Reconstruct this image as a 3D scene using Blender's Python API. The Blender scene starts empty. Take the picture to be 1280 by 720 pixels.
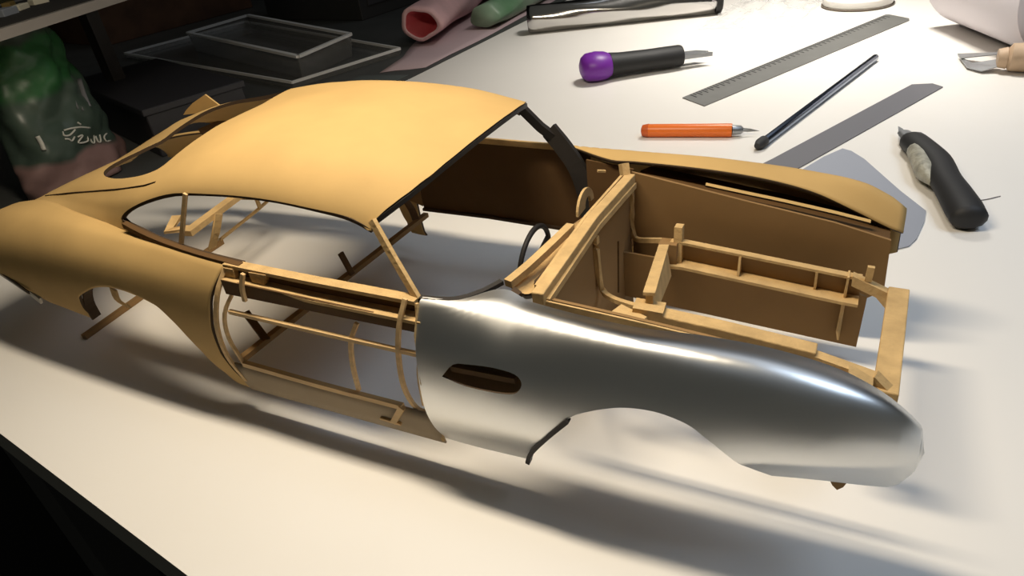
import bpy, bmesh, math, random
from mathutils import Vector, Matrix

random.seed(4)
C = bpy.context.scene.collection
SC = bpy.context.scene

# ---------------------------------------------------------------- units
# Everything is laid out in millimetres of the full-size car; the model is 1:8.
ZT = 110.0            # table top height in those units
S = 1.0 / 8000.0
def K(p):
    return Vector((p[0] * S, p[1] * S, (p[2] - ZT) * S))

# ---------------------------------------------------------------- camera
cam_d = bpy.data.cameras.new('camera')
cam = bpy.data.objects.new('camera', cam_d)
C.objects.link(cam)
cam_d.sensor_width = 36.0
cam_d.lens = 849.6 / 1280.0 * 36.0
cam_d.clip_start = 0.005
cam_d.clip_end = 50
R0 = ((0.8935304881327446, 0.43278442586081134, -0.11958640185901505),
      (0.14056019258677083, -0.5225669720586223, -0.840931978208376),
      (-0.42643416729575945, 0.7345892732989031, -0.5277618337831411))
xa, ya, za = Vector(R0[0]), Vector(R0[1]), Vector(R0[2])
m = Matrix((xa, -ya, -za)).transposed().to_4x4()
m.translation = K((1841.77843404, -2317.43041936, 2143.64293645))
cam.matrix_world = m
SC.camera = cam

# ---------------------------------------------------------------- light
SC.view_settings.view_transform = 'Standard'
SC.view_settings.look = 'None'
SC.view_settings.gamma = 1.0
SC.view_settings.use_curve_mapping = False
SC.view_settings.exposure = 0.0
SC.cycles.max_bounces = 8

world = bpy.data.worlds.new('world')
SC.world = world
world.use_nodes = True
world.node_tree.nodes['Background'].inputs[0].default_value = (0.64, 0.64, 0.56, 1)
world.node_tree.nodes['Background'].inputs[1].default_value = 0.07

def area(name, loc, target, sx, sy, power, col, rotz=None):
    d = bpy.data.lights.new(name, 'AREA')
    d.shape = 'RECTANGLE'
    d.size, d.size_y = sx, sy
    d.energy = power
    d.color = col
    o = bpy.data.objects.new(name, d)
    C.objects.link(o)
    o.location = loc
    v = Vector(target) - Vector(loc)
    o.rotation_euler = v.to_track_quat('-Z', 'Y').to_euler()
    if rotz is not None:
        o.rotation_euler = (0, 0, rotz)
    return o
# narrow work lamp hanging over the model, long side along the car
area('work_lamp_light', K((150, -330, 4000)), (0, 0, 0), 0.26, 0.04, 2.8, (1.0, 0.86, 0.66), rotz=0)
# added fill lamp, unseen, brightens the far half of the table
fl = area('far_fill_light', (0.12, 0.78, 0.72), (0.16, 0.80, 0), 0.16, 0.16, 2.9, (1.0, 0.94, 0.85))
fl.data.spread = math.radians(95)
# added soft fill, unseen, also gives the aluminium its cool reflection
area('overhead_fill_light', (0.35, 1.3, 1.35), (0.2, 0.0, 0), 1.3, 0.7, 2.2, (0.84, 0.9, 1.0))
# added cool fill, unseen, brightens the right side of the table
dl = area('right_fill_light', (0.85, 0.2, 1.1), (0.52, 0.08, 0), 0.5, 0.5, 1.15, (0.66, 0.80, 1.0))
dl.data.spread = math.radians(70)

# ---------------------------------------------------------------- materials
def mat(name, col, rough=0.6, metal=0.0, var=0.0, scale=60.0, bump=0.0, bscale=200.0, spec=0.5, stretch=None,
        trans=0.0, alpha=1.0, ior=1.45, aniso=0.0, col2=None):
    m = bpy.data.materials.new(name)
    m.use_nodes = True
    nt = m.node_tree
    b = nt.nodes['Principled BSDF']
    b.inputs['Base Color'].default_value = (*col, 1)
    b.inputs['Roughness'].default_value = rough
    b.inputs['Metallic'].default_value = metal
    b.inputs['Specular IOR Level'].default_value = spec
    b.inputs['Transmission Weight'].default_value = trans
    b.inputs['Alpha'].default_value = alpha
    b.inputs['IOR'].default_value = ior
    b.inputs['Anisotropic'].default_value = aniso
    tc = nt.nodes.new('ShaderNodeTexCoord')
    mp = nt.nodes.new('ShaderNodeMapping')
    nt.links.new(tc.outputs['Object'], mp.inputs[0])
    if stretch:
        mp.inputs['Scale'].default_value = stretch
    if var > 0:
        n = nt.nodes.new('ShaderNodeTexNoise')
        n.inputs['Scale'].default_value = scale
        n.inputs['Detail'].default_value = 5
        nt.links.new(mp.outputs[0], n.inputs['Vector'])
        r = nt.nodes.new('ShaderNodeValToRGB')
        c2 = col2 if col2 else tuple(max(0, c * (1 - var)) for c in col)
        c1 = col if col2 else tuple(min(1, c * (1 + var)) for c in col)
        r.color_ramp.elements[0].color = (*c2, 1)
        r.color_ramp.elements[1].color = (*c1, 1)
        r.color_ramp.elements[0].position = 0.3
        r.color_ramp.elements[1].position = 0.7
        nt.links.new(n.outputs['Fac'], r.inputs[0])
        nt.links.new(r.outputs[0], b.inputs['Base Color'])
    if bump > 0:
        n2 = nt.nodes.new('ShaderNodeTexNoise')
        n2.inputs['Scale'].default_value = bscale
        n2.inputs['Detail'].default_value = 3
        nt.links.new(mp.outputs[0], n2.inputs['Vector'])
        bp = nt.nodes.new('ShaderNodeBump')
        bp.inputs['Strength'].default_value = bump
        bp.inputs['Distance'].default_value = 0.001
        nt.links.new(n2.outputs['Fac'], bp.inputs['Height'])
        nt.links.new(bp.outputs[0], b.inputs['Normal'])
    return m

CARD = mat('tan_cardboard', (0.50, 0.33, 0.13), 0.75, var=0.06, scale=25, bump=0.05, bscale=300, spec=0.25)
CARD2 = mat('cut_cardboard', (0.53, 0.36, 0.165), 0.8, var=0.16, scale=90, bump=0.5, bscale=500, spec=0.2)
BROWN = mat('brown_board', (0.26, 0.155, 0.065), 0.75, var=0.08, scale=20, spec=0.2)  # even brown, darker than the tan card
EDGE = mat('dark_card_edge', (0.05, 0.028, 0.012), 0.8)  # very dark brown for card rims, seams and slots
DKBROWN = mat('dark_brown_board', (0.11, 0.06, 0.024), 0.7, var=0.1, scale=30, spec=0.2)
BLACKM = mat('black_card', (0.018, 0.015, 0.013), 0.6)  # even black for edging, far pillars and steering wheel
WOOD = mat('pale_wood_strip', (0.62, 0.42, 0.2), 0.6, var=0.15, scale=40, stretch=(1, 8, 8))
ALU = mat('beaten_aluminium', (0.76, 0.765, 0.755), 0.38, metal=1.0, bump=0.08, bscale=40, stretch=(1, 1, 1), aniso=0.5)
STEEL = mat('steel', (0.36, 0.37, 0.38), 0.4, metal=0.8)
TABLE = mat('white_laminate', (0.80, 0.775, 0.73), 0.42, var=0.015, scale=6, spec=0.35)
TEDGE = mat('laminate_edge', (0.42, 0.41, 0.36), 0.6)

# ---------------------------------------------------------------- mesh helpers
def link(name, me, mt, parent=None, smooth=False):
    o = bpy.data.objects.new(name, me)
    C.objects.link(o)
    for x in (mt if isinstance(mt, (list, tuple)) else [mt]):
        me.materials.append(x)
    if parent:
        o.parent = parent
    if smooth:
        for p in me.polygons:
            p.use_smooth = True
    return o

def from_bm(name, bm, mt, parent=None, smooth=False, raw=False, recalc=True):
    if not raw:
        for v in bm.verts:
            v.co = K(v.co)
    if recalc:
        bmesh.ops.recalc_face_normals(bm, faces=bm.faces)
    me = bpy.data.meshes.new(name)
    bm.to_mesh(me)
    bm.free()
    return link(name, me, mt, parent, smooth)

def bake(o):
    dg = bpy.context.evaluated_depsgraph_get()
    dg.update()
    ev = o.evaluated_get(dg)
    me = bpy.data.meshes.new_from_object(ev)
    o.modifiers.clear()
    o.data = me
    return o

def empty(name, loc=(0, 0, 0), rotz=0):
    o = bpy.data.objects.new(name, None)
    C.objects.link(o)
    o.location = loc
    o.rotation_euler = (0, 0, rotz)
    return o

def tag(o, label=None, cat=None, group=None, kind=None):
    if label: o['label'] = label
    if cat: o['category'] = cat
    if group: o['group'] = group
    if kind: o['kind'] = kind
    return o

def lerp(a, b, t): return a + (b - a) * t

def cr(pts, n):
    """Catmull-Rom through 3-D (or 2-D) points, n steps per span."""
    P = [Vector(p) for p in pts]
    out = []
    for i in range(len(P) - 1):
        p0 = P[i - 1] if i > 0 else P[i] * 2 - P[i + 1]
        p1, p2 = P[i], P[i + 1]
        p3 = P[i + 2] if i + 2 < len(P) else P[i + 1] * 2 - P[i]
        for k in range(n):
            t = k / n
            out.append(0.5 * ((2 * p1) + (-p0 + p2) * t + (2 * p0 - 5 * p1 + 4 * p2 - p3) * t * t + (-p0 + 3 * p1 - 3 * p2 + p3) * t ** 3))
    out.append(P[-1])
    return out

def tab(keys, x):
    """Smooth interpolation of tuples over x. keys: sorted [(x, (values))]."""
    if x <= keys[0][0]: return Vector(keys[0][1])
    if x >= keys[-1][0]: return Vector(keys[-1][1])
    for i in range(len(keys) - 1):
        if keys[i][0] <= x <= keys[i + 1][0]:
            break
    x1, x2 = keys[i][0], keys[i + 1][0]
    p1, p2 = Vector(keys[i][1]), Vector(keys[i + 1][1])
    d = x2 - x1
    if i > 0:
        m1 = (p2 - Vector(keys[i - 1][1])) / (x2 - keys[i - 1][0])
    else:
        m1 = (p2 - p1) / d
    if i + 2 < len(keys):
        m2 = (Vector(keys[i + 2][1]) - p1) / (keys[i + 2][0] - x1)
    else:
        m2 = (p2 - p1) / d
    t = (x - x1) / d
    h00 = 2 * t ** 3 - 3 * t * t + 1; h10 = t ** 3 - 2 * t * t + t
    h01 = -2 * t ** 3 + 3 * t * t; h11 = t ** 3 - t * t
    return p1 * h00 + m1 * (h10 * d) + p2 * h01 + m2 * (h11 * d)

def lin(keys, x):
    if x <= keys[0][0]: return keys[0][1]
    for (a, va), (b, vb) in zip(keys, keys[1:]):
        if a <= x <= b:
            return va if b == a else va + (vb - va) * (x - a) / (b - a)
    return keys[-1][1]

def grid_bm(rows):
    bm = bmesh.new()
    V = [[bm.verts.new(p) for p in r] for r in rows]
    for i in range(len(V) - 1):
        for j in range(len(V[0]) - 1):
            try:
                bm.faces.new((V[i][j], V[i + 1][j], V[i + 1][j + 1], V[i][j + 1]))
            except ValueError:
                pass
    return bm

def plate(poly, th, axis, name=None, mt=None, parent=None, bm=None):
    """poly: list of 3-D points; thickness th along axis vector (centred)."""
    own = bm is None
    if own: bm = bmesh.new()
    a = Vector(axis).normalized() * (th / 2)
    lo = [bm.verts.new(Vector(p) - a) for p in poly]
    hi = [bm.verts.new(Vector(p) + a) for p in poly]
    bm.faces.new(lo); bm.faces.new(hi[::-1])
    n = len(poly)
    for i in range(n):
        bm.faces.new((lo[i], hi[i], hi[(i + 1) % n], lo[(i + 1) % n]))
    if own:
        return from_bm(name, bm, mt, parent)

def sweep(bm, path, w, h, up=(0, 0, 1), n=4, wf=None):
    """rectangular (n=4) or round (n>4) bar along path; w across, h along up."""
    P = [Vector(p) for p in path]
    rings = []
    up = Vector(up)
    for i, p in enumerate(P):
        t = (P[min(i + 1, len(P) - 1)] - P[max(i - 1, 0)]).normalized()
        side = t.cross(up)
        if side.length < 1e-4: side = t.cross(Vector((1, 0, 0)))
        side.normalize()
        u = side.cross(t).normalized()
        f = wf(i / (len(P) - 1)) if wf else 1.0
        r = []
        for k in range(n):
            a = 2 * math.pi * (k + 0.5) / n
            if n == 4:
                cx = (w / 2) * (1 if math.cos(a) > 0 else -1); cy = (h / 2) * (1 if math.sin(a) > 0 else -1)
            else:
                cx = math.cos(a) * w / 2; cy = math.sin(a) * h / 2
            r.append(bm.verts.new(p + side * cx * f + u * cy * f))
        rings.append(r)
    for a, b in zip(rings, rings[1:]):
        for k in range(n):
            bm.faces.new((a[k], a[(k + 1) % n], b[(k + 1) % n], b[k]))
    bm.faces.new(rings[0][::-1]); bm.faces.new(rings[-1])

def bar(name, path, w, h, mt, parent, up=(0, 0, 1), n=4, smooth=False, wf=None, bevel=0.0):
    bm = bmesh.new()
    sweep(bm, path, w, h, up, n, wf)
    o = from_bm(name, bm, mt, parent, smooth)
    if bevel:
        b = o.modifiers.new('b', 'BEVEL'); b.width = bevel; b.segments = 2; b.limit_method = 'ANGLE'
    return o

def box(name, c, s, mt, parent=None, bevel=0.0, raw=False):
    bm = bmesh.new()
    bmesh.ops.create_cube(bm, size=1)
    for v in bm.verts:
        v.co = Vector((c[0] + v.co.x * s[0], c[1] + v.co.y * s[1], c[2] + v.co.z * s[2]))
    if bevel:
        bmesh.ops.bevel(bm, geom=bm.edges[:], offset=bevel, segments=3, affect='EDGES', profile=0.7)
    return from_bm(name, bm, mt, parent, raw=raw)

# ---------------------------------------------------------------- table, floor, walls
# table outline (front edge, left end, far corner out of frame)
def table():
    root = empty('work_table', (0, 0, 0))
    tag(root, 'white laminate work table that everything in the picture stands on', 'table')
    o1 = (-3060.0, -1125.0); 
    poly = [(-3900, -1025), (-3050, 4428), (-2870, 7557), (-2760, 9600), (6500, 9600), (6500, -2500)]
    bm = bmesh.new()
    th = 190
    lo = [bm.verts.new((x, y, ZT - th)) for x, y in poly]
    hi = [bm.verts.new((x, y, ZT)) for x, y in poly]
    bm.faces.new(lo[::-1]); bm.faces.new(hi)
    bmesh.ops.recalc_face_normals(bm, faces=bm.faces)
    for i in range(6):
        f = bm.faces.new((lo[i], hi[i], hi[(i + 1) % 6], lo[(i + 1) % 6]))
        f.material_index = 1
    o = from_bm('table_top', bm, [TABLE, TEDGE], root)
    for x, y in ((-3400, -700), (-2500, 9100), (6100, 9100), (6100, -2000)):
        bm = bmesh.new()
        sweep(bm, [(x, y, ZT - 190), (x, y, ZT - 6000)], 320, 320, up=(1, 0, 0))
        from_bm('leg', bm, mat('leg_paint', (0.1, 0.1, 0.1), 0.5), root)
table()

FLOORM = mat('dark_floor', (0.02, 0.018, 0.015), 0.8, var=0.3, scale=3)
WALLM = mat('dark_wall', (0.035, 0.034, 0.036), 0.9, var=0.2, scale=2)
bm = bmesh.new()
bmesh.ops.create_cube(bm, size=1)
for v in bm.verts: v.co = Vector((v.co.x * 6, v.co.y * 6 , v.co.z * 0.05 - 0.775))
tag(from_bm('floor', bm, FLOORM, raw=True), kind='structure')
bm = bmesh.new()
bmesh.ops.create_cube(bm, size=1)
for v in bm.verts: v.co = Vector((v.co.x * 0.06 - 2.3, v.co.y * 5.9, v.co.z * 2.8 + 0.65))
tag(from_bm('wall_left', bm, WALLM, raw=True), kind='structure')
bm = bmesh.new()
bmesh.ops.create_cube(bm, size=1)
for v in bm.verts: v.co = Vector((v.co.x * 5.9, v.co.y * 0.06 + 2.3, v.co.z * 2.8 + 0.65))
tag(from_bm('wall_back', bm, WALLM, raw=True), kind='structure')

# ================================================================ THE MODEL CAR
car = empty('model_car', K((0, 0, ZT)))
tag(car, 'tan cardboard model of a fastback coupe with one aluminium front wing', 'model car')

# ---- body side (wing) surface : bottom B, low T, widest M, shoulder H, crest C, inner edge I
REAR = [
 (-2560, [(-660, 560), (-680, 620), (-690, 690), (-640, 760), (-560, 800), (-400, 800)]),
 (-2300, [(-738, 500), (-755, 570), (-762, 660), (-712, 785), (-600, 864), (-455, 870)]),
 (-2000, [(-748, 450), (-774, 540), (-786, 670), (-748, 810), (-645, 897), (-480, 918)]),
 (-1600, [(-745, 400), (-780, 510), (-800, 660), (-770, 820), (-680, 915), (-560, 925)]),
 (-1200, [(-760, 330), (-795, 480), (-812, 650), (-785, 815), (-705, 908), (-622, 920)]),
 (-800,  [(-765, 260), (-802, 430), (-820, 620), (-795, 800), (-728, 895), (-680, 914)]),
 (-450,  [(-765, 235), (-805, 400), (-822, 600), (-798, 785), (-742, 885), (-712, 903)]),
 (-330,  [(-765, 232), (-805, 400), (-822, 600), (-798, 785), (-745, 883), (-718, 900)]),
]
FRONT = [
 (545,  [(-765, 255), (-822, 380), (-845, 520), (-815, 740), (-742, 878), (-712, 893)]),
 (680,  [(-765, 252), (-825, 390), (-850, 525), (-818, 738), (-735, 880), (-688, 892)]),
 (800,  [(-762, 252), (-828, 400), (-852, 530), (-818, 735), (-715, 878), (-585, 890)]),
 (910,  [(-762, 260), (-830, 410), (-854, 535), (-816, 732), (-700, 868), (-603, 868)]),
 (1245, [(-775, 300), (-835, 430), (-856, 540), (-812, 740), (-722, 866), (-592, 828)]),
 (1500, [(-765, 380), (-818, 470), (-838, 560), (-798, 738), (-716, 856), (-578, 828)]),
 (1700, [(-735, 440), (-780, 520), (-800, 585), (-772, 725), (-702, 838), (-572, 818)]),
 (1880, [(-700, 450), (-744, 530), (-765, 600), (-742, 715), (-684, 803), (-572, 786)]),
 (2000, [(-678, 448), (-708, 530), (-726, 592), (-711, 690), (-664, 762), (-580, 738)]),
 (2075, [(-662, 455), (-682, 535), (-694, 590), (-684, 658), (-648, 708), (-592, 690)]),
 (2112, [(-650, 470), (-662, 540), (-668, 585), (-656, 628), (-628, 660), (-600, 658)]),
]
CUT_R = [(-2560, 660), (-2239, 600), (-1978, 498), (-1930, 455), (-1700, 415), (-1581, 402), (-1572, 440), (-1556, 500), (-1520, 560), (-1478, 600), (-1324, 672),
         (-1220, 700), (-1134, 708), (-1040, 704), (-958, 690), (-900, 677), (-845, 655), (-779, 588), (-745, 527), (-700, 429), (-684, 380), (-655, 325), (-612, 272), (-560, 240), (-517, 232), (-330, 232)]
CUT_F = [(545, 255), (905, 262), (918, 290), (960, 385), (1040, 505), (1122, 602), (1164, 636), (1245, 672), (1321, 692), (1412, 695), (1498, 674),
         (1551, 640), (1601, 600), (1654, 550), (1696, 505), (1745, 448), (1900, 450), (2060, 452), (2085, 470), (2112, 520)]

def wing_rows(keys, cut, xs, side=-1, xend=None):
    rows = []
    NP = 30
    for x in xs:
        pts = []
        for k in range(6):
            v = tab([(kx, kv[k]) for kx, kv in keys], x)
            pts.append((v[0], v[1]))
        sec = cr([Vector((p[0], p[1], 0)) for p in pts], 10)
        zc = lin(cut, x)
        # drop the part below zc, keep exact crossing
        out = []
        for a, b in zip(sec, sec[1:]):
            if b.y > zc and a.y <= zc and not out:
                t = (zc - a.y) / max(b.y - a.y, 1e-6)
                out.append(a.lerp(b, t))
            if out or a.y >= zc and not out:
                if not out: out.append(a.copy())
                out.append(b.copy())
        # resample by length
        L = [0]
        for a, b in zip(out, out[1:]): L.append(L[-1] + (b - a).length)
        row = []
        for i in range(NP + 1):
            s = L[-1] * i / NP
            j = 0
            while j < len(L) - 2 and L[j + 1] < s: j += 1
            t = (s - L[j]) / max(L[j + 1] - L[j], 1e-9)
            p = out[j].lerp(out[j + 1], min(max(t, 0), 1))
            xx = x
            if xend:
                xe = xend(p.y); xa_ = xend.x0; xb_ = xend.x1
                if x > xa_:
                    xx = xa_ + (x - xa_) * (xe - xa_) / (xb_ - xa_)
            row.append((xx, p.x * (1 if side < 0 else -1), p.y))
        rows.append(row)
    return rows

def xsamples(a, b, step, extra):
    xs = [a + (b - a) * i / int(abs(b - a) / step) for i in range(int(abs(b - a) / step) + 1)]
    xs += [e for e in extra if a < e < b]
    xs = sorted(set(round(x, 1) for x in xs))
    out = [xs[0]]
    for x in xs[1:]:
        if x - out[-1] > 4: out.append(x)
        elif x in [round(e, 1) for e in extra]: out[-1] = x
    return out

class XE:
    x0, x1 = -640.0, -330.0
    def __call__(self, z):
        return lin([(232, -500), (255, -517), (343, -543), (459, -559), (614, -534), (759, -486), (888, -413), (905, -372), (948, -339)], z)
XEND = XE()

def solidify(o, th, off=-1):
    m_ = o.modifiers.new('s', 'SOLIDIFY')
    m_.thickness = th * S
    m_.offset = off
    m_.use_rim = True
    m_.material_offset_rim = 1
    m_.use_even_offset = False
    return o

def wing(name, keys, cut, side, a, b, mt, edge_mt, th=14, xend=None, cap=False):
    xs = xsamples(a, b, 28, [c[0] for c in cut])
    rows = wing_rows(keys, cut, xs, side, xend)
    bm = grid_bm(rows)
    # consistent normals : outward
    bm.normal_update()
    bm.faces.ensure_lookup_table()
    f = bm.faces[len(bm.faces) // 2]
    if f.normal.y * side < 0:
        bmesh.ops.reverse_faces(bm, faces=bm.faces)
    if cap:
        bm.verts.ensure_lookup_table()
        n = len(rows[0])
        vs = bm.verts[-n:] if False else [bm.verts[(len(rows) - 1) * n + i] for i in range(n)]
        c = Vector((0, 0, 0))
        for v in vs: c += v.co
        c = c / n + Vector((10, 0, 0))
        cv = bm.verts.new(c)
        for i in range(n):
            bm.faces.new((vs[i], vs[(i + 1) % n], cv) if side < 0 else (vs[(i + 1) % n], vs[i], cv))
    o = from_bm(name, bm, [mt, edge_mt], car, smooth=True, recalc=False)
    solidify(o, th)
    return o

def cut_with(o, cutter_bm_list):
    """exact boolean; cutters are temporary and removed again."""
    for bm in cutter_bm_list:
        for v in bm.verts: v.co = K(v.co)
        bmesh.ops.recalc_face_normals(bm, faces=bm.faces)
        me = bpy.data.meshes.new('tmp'); bm.to_mesh(me); bm.free()
        me.materials.append(EDGE); 
        c = bpy.data.objects.new('tmp', me); C.objects.link(c)
        b = o.modifiers.new('c', 'BOOLEAN'); b.operation = 'DIFFERENCE'; b.solver = 'EXACT'; b.object = c
        b.material_mode = 'TRANSFER'
        bpy.context.view_layer.update()
        bake(o)
        bpy.data.objects.remove(c)
    return o

def prism(poly, d0, d1):
    bm = bmesh.new()
    lo = [bm.verts.new(Vector(p) + Vector(d0)) for p in poly]
    hi = [bm.verts.new(Vector(p) + Vector(d1)) for p in poly]
    bm.faces.new(lo); bm.faces.new(hi[::-1])
    n = len(poly)
    for i in range(n):
        bm.faces.new((lo[i], hi[i], hi[(i + 1) % n], lo[(i + 1) % n]))
    return bm

def unparent_fix(o):  # car empty sits at K((0,0,ZT)) = origin, nothing to do
    return o

def smooth_cut(c, a, b):
    mid = [p for p in c if a <= p[0] <= b]
    sm = [(p.x, p.y) for p in cr([(x, z) for x, z in mid], 4)]
    return [p for p in c if p[0] < a] + sm + [p for p in c if p[0] > b]
CUT_F = smooth_cut(CUT_F, 918, 1745)
CUT_R = smooth_cut(CUT_R, -1572, -612)
q_near = wing('rear_wing_panel', REAR, CUT_R, -1, -2560, -330, CARD, EDGE, th=16, xend=XEND)
REAR_FAR = [(kx, kv[:5] + [(kv[4][0] + 30, kv[4][1] - 4)]) for kx, kv in REAR]
q_far = wing('rear_wing_panel', REAR_FAR, CUT_R, 1, -2560, -330, CARD, EDGE, th=16, xend=XEND)
f_near = wing('front_wing', FRONT, CUT_F, -1, 545, 2112, ALU, ALU, th=7, cap=True)
f_near['label'] = 'polished aluminium front wing'
# side vent slot : parallelogram with a rounded front end
slot = [(650, 0, 655), (700, 0, 712), (760, 0, 724), (840, 0, 730), (920, 0, 726), (952, 0, 714), (962, 0, 692), (945, 0, 662), (910, 0, 648), (830, 0, 640), (740, 0, 640)]
slot = [tuple(p) for p in cr(slot + [slot[0]], 3)[:-1]]
cut_with(f_near, [prism(slot, (0, -1000, 0), (0, -760, 0))])
for p in f_near.data.polygons: p.use_smooth = True
FARF = [
 (545,  [(-765, 255), (-822, 380), (-845, 520), (-815, 760), (-742, 885), (-712, 895)]),
 (800,  [(-762, 252), (-828, 400), (-850, 540), (-818, 770), (-725, 888), (-585, 892)]),
 (910,  [(-762, 260), (-830, 410), (-850, 545), (-818, 775), (-725, 885), (-600, 885)]),
 (1245, [(-775, 300), (-835, 430), (-850, 560), (-815, 780), (-720, 878), (-590, 874)]),
 (1500, [(-765, 380), (-818, 470), (-835, 590), (-805, 785), (-710, 862), (-590, 846)]),
 (1700, [(-735, 440), (-780, 540), (-800, 620), (-780, 780), (-700, 842), (-590, 800)]),
 (1880, [(-715, 450), (-750, 540), (-770, 620), (-755, 760), (-685, 812), (-590, 722)]),
 (2000, [(-700, 470), (-725, 550), (-742, 620), (-738, 720), (-670, 758), (-592, 664)]),
 (2060, [(-690, 500), (-712, 570), (-722, 620), (-718, 690), (-660, 715), (-600, 640)]),
]
f_far = wing('front_wing', FARF, CUT_F, 1, 545, 2060, CARD, EDGE, th=16)
f_far['label'] = 'tan cardboard front wing'

# vent recess behind the slot
bmv = bmesh.new()
plate([(620, -800, 590), (620, -770, 770), (1000, -770, 770), (1000, -800, 590)], 10, (0, 1, 0), bm=bmv)
sweep(bmv, [(680, -810, 682), (930, -808, 688)], 16, 22)
from_bm('side_vent', bmv, DKBROWN, car)

# black edging on the rear side of the front wheel opening
bar('arch_edging', cr([(916, -780, 272), (928, -792, 306), (970, -828, 395), (1050, -850, 512), (1126, -848, 604)], 4), 16, 26, BLACKM, car, up=(0, 1, 0))

# small tab under the front valance
plate([(1902, -672, 455), (1955, -668, 455), (1945, -668, 425), (1930, -668, 408), (1915, -670, 425)], 30, (0, 1, 0), 'valance_tab', BROWN, car)

# ---- upper body: roof, fastback, tail deck
UP = [
 (-2560, [(0, 775), (200, 770), (290, 765), (340, 762), (370, 760), (400, 757)]),
 (-2300, [(0, 865), (220, 860), (320, 853), (380, 850), (420, 848), (462, 846)]),
 (-2000, [(0, 955), (240, 948), (340, 938), (400, 920), (440, 905), (490, 898)]),
 (-1700, [(0, 1045), (260, 1035), (400, 1010), (465, 972), (505, 940), (548, 908)]),
 (-1400, [(0, 1135), (280, 1122), (440, 1085), (525, 1020), (565, 965), (600, 908)]),
 (-1000, [(0, 1235), (300, 1222), (480, 1180), (590, 1100), (635, 1010), (665, 908)]),
 (-600,  [(0, 1312), (300, 1300), (492, 1262), (614, 1178), (660, 1040), (695, 902)]),
 (-200,  [(0, 1325), (300, 1314), (502, 1274), (622, 1190), (668, 1040), (712, 895)]),
 (150,   [(0, 1302), (300, 1291), (502, 1250), (622, 1170), (668, 1030), (715, 890)]),
 (455,   [(0, 1238), (300, 1228), (490, 1194), (612, 1128), (665, 1010), (715, 888)]),
]
def up_section(x, n=8):
    pts = []
    for k in range(6):
        v = tab([(kx, kv[k]) for kx, kv in UP], x)
        pts.append(Vector((v[0], v[1], 0)))
    sec = cr([Vector((-pts[1].x, pts[1].y, 0))] + pts, n)[n:]
    return sec
def warp(x, y):
    # the hand-built rear pillars do not sit level: far one stands higher
    bump = lin([(0, 0.0), (150, 0.05), (300, 0.5), (450, 1.0), (520, 0.9), (620, 0.25), (700, 0)], abs(y))
    if y > 0:
        return bump * lin([(-2560, 0), (-2197, 75), (-1890, 125), (-1600, 115), (-1250, 75), (-1000, 50), (-600, 12), (0, 0)], x)
    return bump * lin([(-2560, 0), (-1800, 0), (-1437, -10), (-1000, -32), (-700, -12), (-300, 0)], x)
def xfront(y):
    return lin([(0, 482), (250, 478), (400, 462), (500, 425), (560, 385), (605, 345), (625, 322), (720, 322)], abs(y))
rows = []
NX = 75
for i in range(NX + 1):
    t = i / NX
    x0 = lerp(-2560, 455, t)
    sec = up_section(x0)
    full = [(-p.x, p.y) for p in reversed(sec[1:])] + [(p.x, p.y) for p in sec]
    row = []
    for (y, z) in full:
        xx = x0
        z += warp(x0, y)
        if x0 > -200:
            xx = -200 + (x0 + 200) * (xfront(y) + 200) / 655.0
        row.append((xx, y, z))
    rows.append(row)
bm = grid_bm(rows)
bm.normal_update()
bm.faces.ensure_lookup_table()
if bm.faces[len(bm.faces) // 2].normal.z < 0:
    bmesh.ops.reverse_faces(bm, faces=bm.faces)
roof = from_bm('roof_panel', bm, [CARD, EDGE], car, smooth=True, recalc=False)
solidify(roof, 18)
bake(roof)
side_poly = cr([(-1160, 0, 968), (-1080, 0, 1020), (-922, 0, 1083), (-709, 0, 1138), (-480, 0, 1160), (-287, 0, 1168), (-104, 0, 1165), (73, 0, 1150), (197, 0, 1135), (262, 0, 1118), (305, 0, 1090)], 4)
side_poly = [Vector(p) for p in side_poly] + [Vector(p) for p in ((700, 0, 1085), (700, 0, 850), (-330, 0, 850), (-335, 0, 900), (-600, 0, 907), (-848, 0, 925), (-1007, 0, 948), (-1110, 0, 955))]
h = [(-895, 0), (-905, 250), (-935, 400), (-985, 455), (-1080, 478), (-1230, 470), (-1400, 440), (-1540, 390), (-1660, 310), (-1760, 180), (-1800, 0)]
rw = [Vector((x, y, 0)) for x, y in h] + [Vector((x, -y, 0)) for x, y in reversed(h[1:-1])]
rwc = cr([*rw, rw[0]], 4)[:-1]
cut_with(roof, [prism(side_poly, (0, -1100, 0), (0, -520, 0)), prism(side_poly, (0, 520, 0), (0, 1100, 0)),
                prism(rwc, (0, 0, 700), (0, 0, 1500))])
for p in roof.data.polygons: p.use_smooth = True
try:
    roof.data.set_sharp_from_angle(angle=math.radians(40))
    f_near.data.set_sharp_from_angle(angle=math.radians(50))
except Exception: pass

for s_ in (-1, 1):
    bar('deck_seam', [(p.x, p.y, p.z + warp(p.x, p.y)) for p in cr([(-2193, 380 * s_, 880), (-1704, 453 * s_, 981), (-1376, 502 * s_, 1053), (-1058, 544 * s_, 1127), (-900, 556 * s_, 1162)], 4)], 6, 6, EDGE, car)
plate([(-1950, 478, 1060), (-1905, 478, 1092), (-1823, 478, 1138), (-1690, 478, 1192), (-1630, 478, 1150), (-1560, 478, 1100)], 10, (0, 1, 0), 'pillar_flap', CARD, car)
# windscreen pillars (near one bare card, far one blackened for the shade inside)
bar('windscreen_pillar', [(330, -628, 1128), (418, -668, 1010), (525, -716, 880)], 27, 18, CARD2, car, up=(0, 1, 0))
bar('windscreen_pillar', [(318, 618, 1135), (405, 662, 1010), (520, 705, 895)], 44, 30, BLACKM, car, up=(0, 1, 0))
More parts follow.
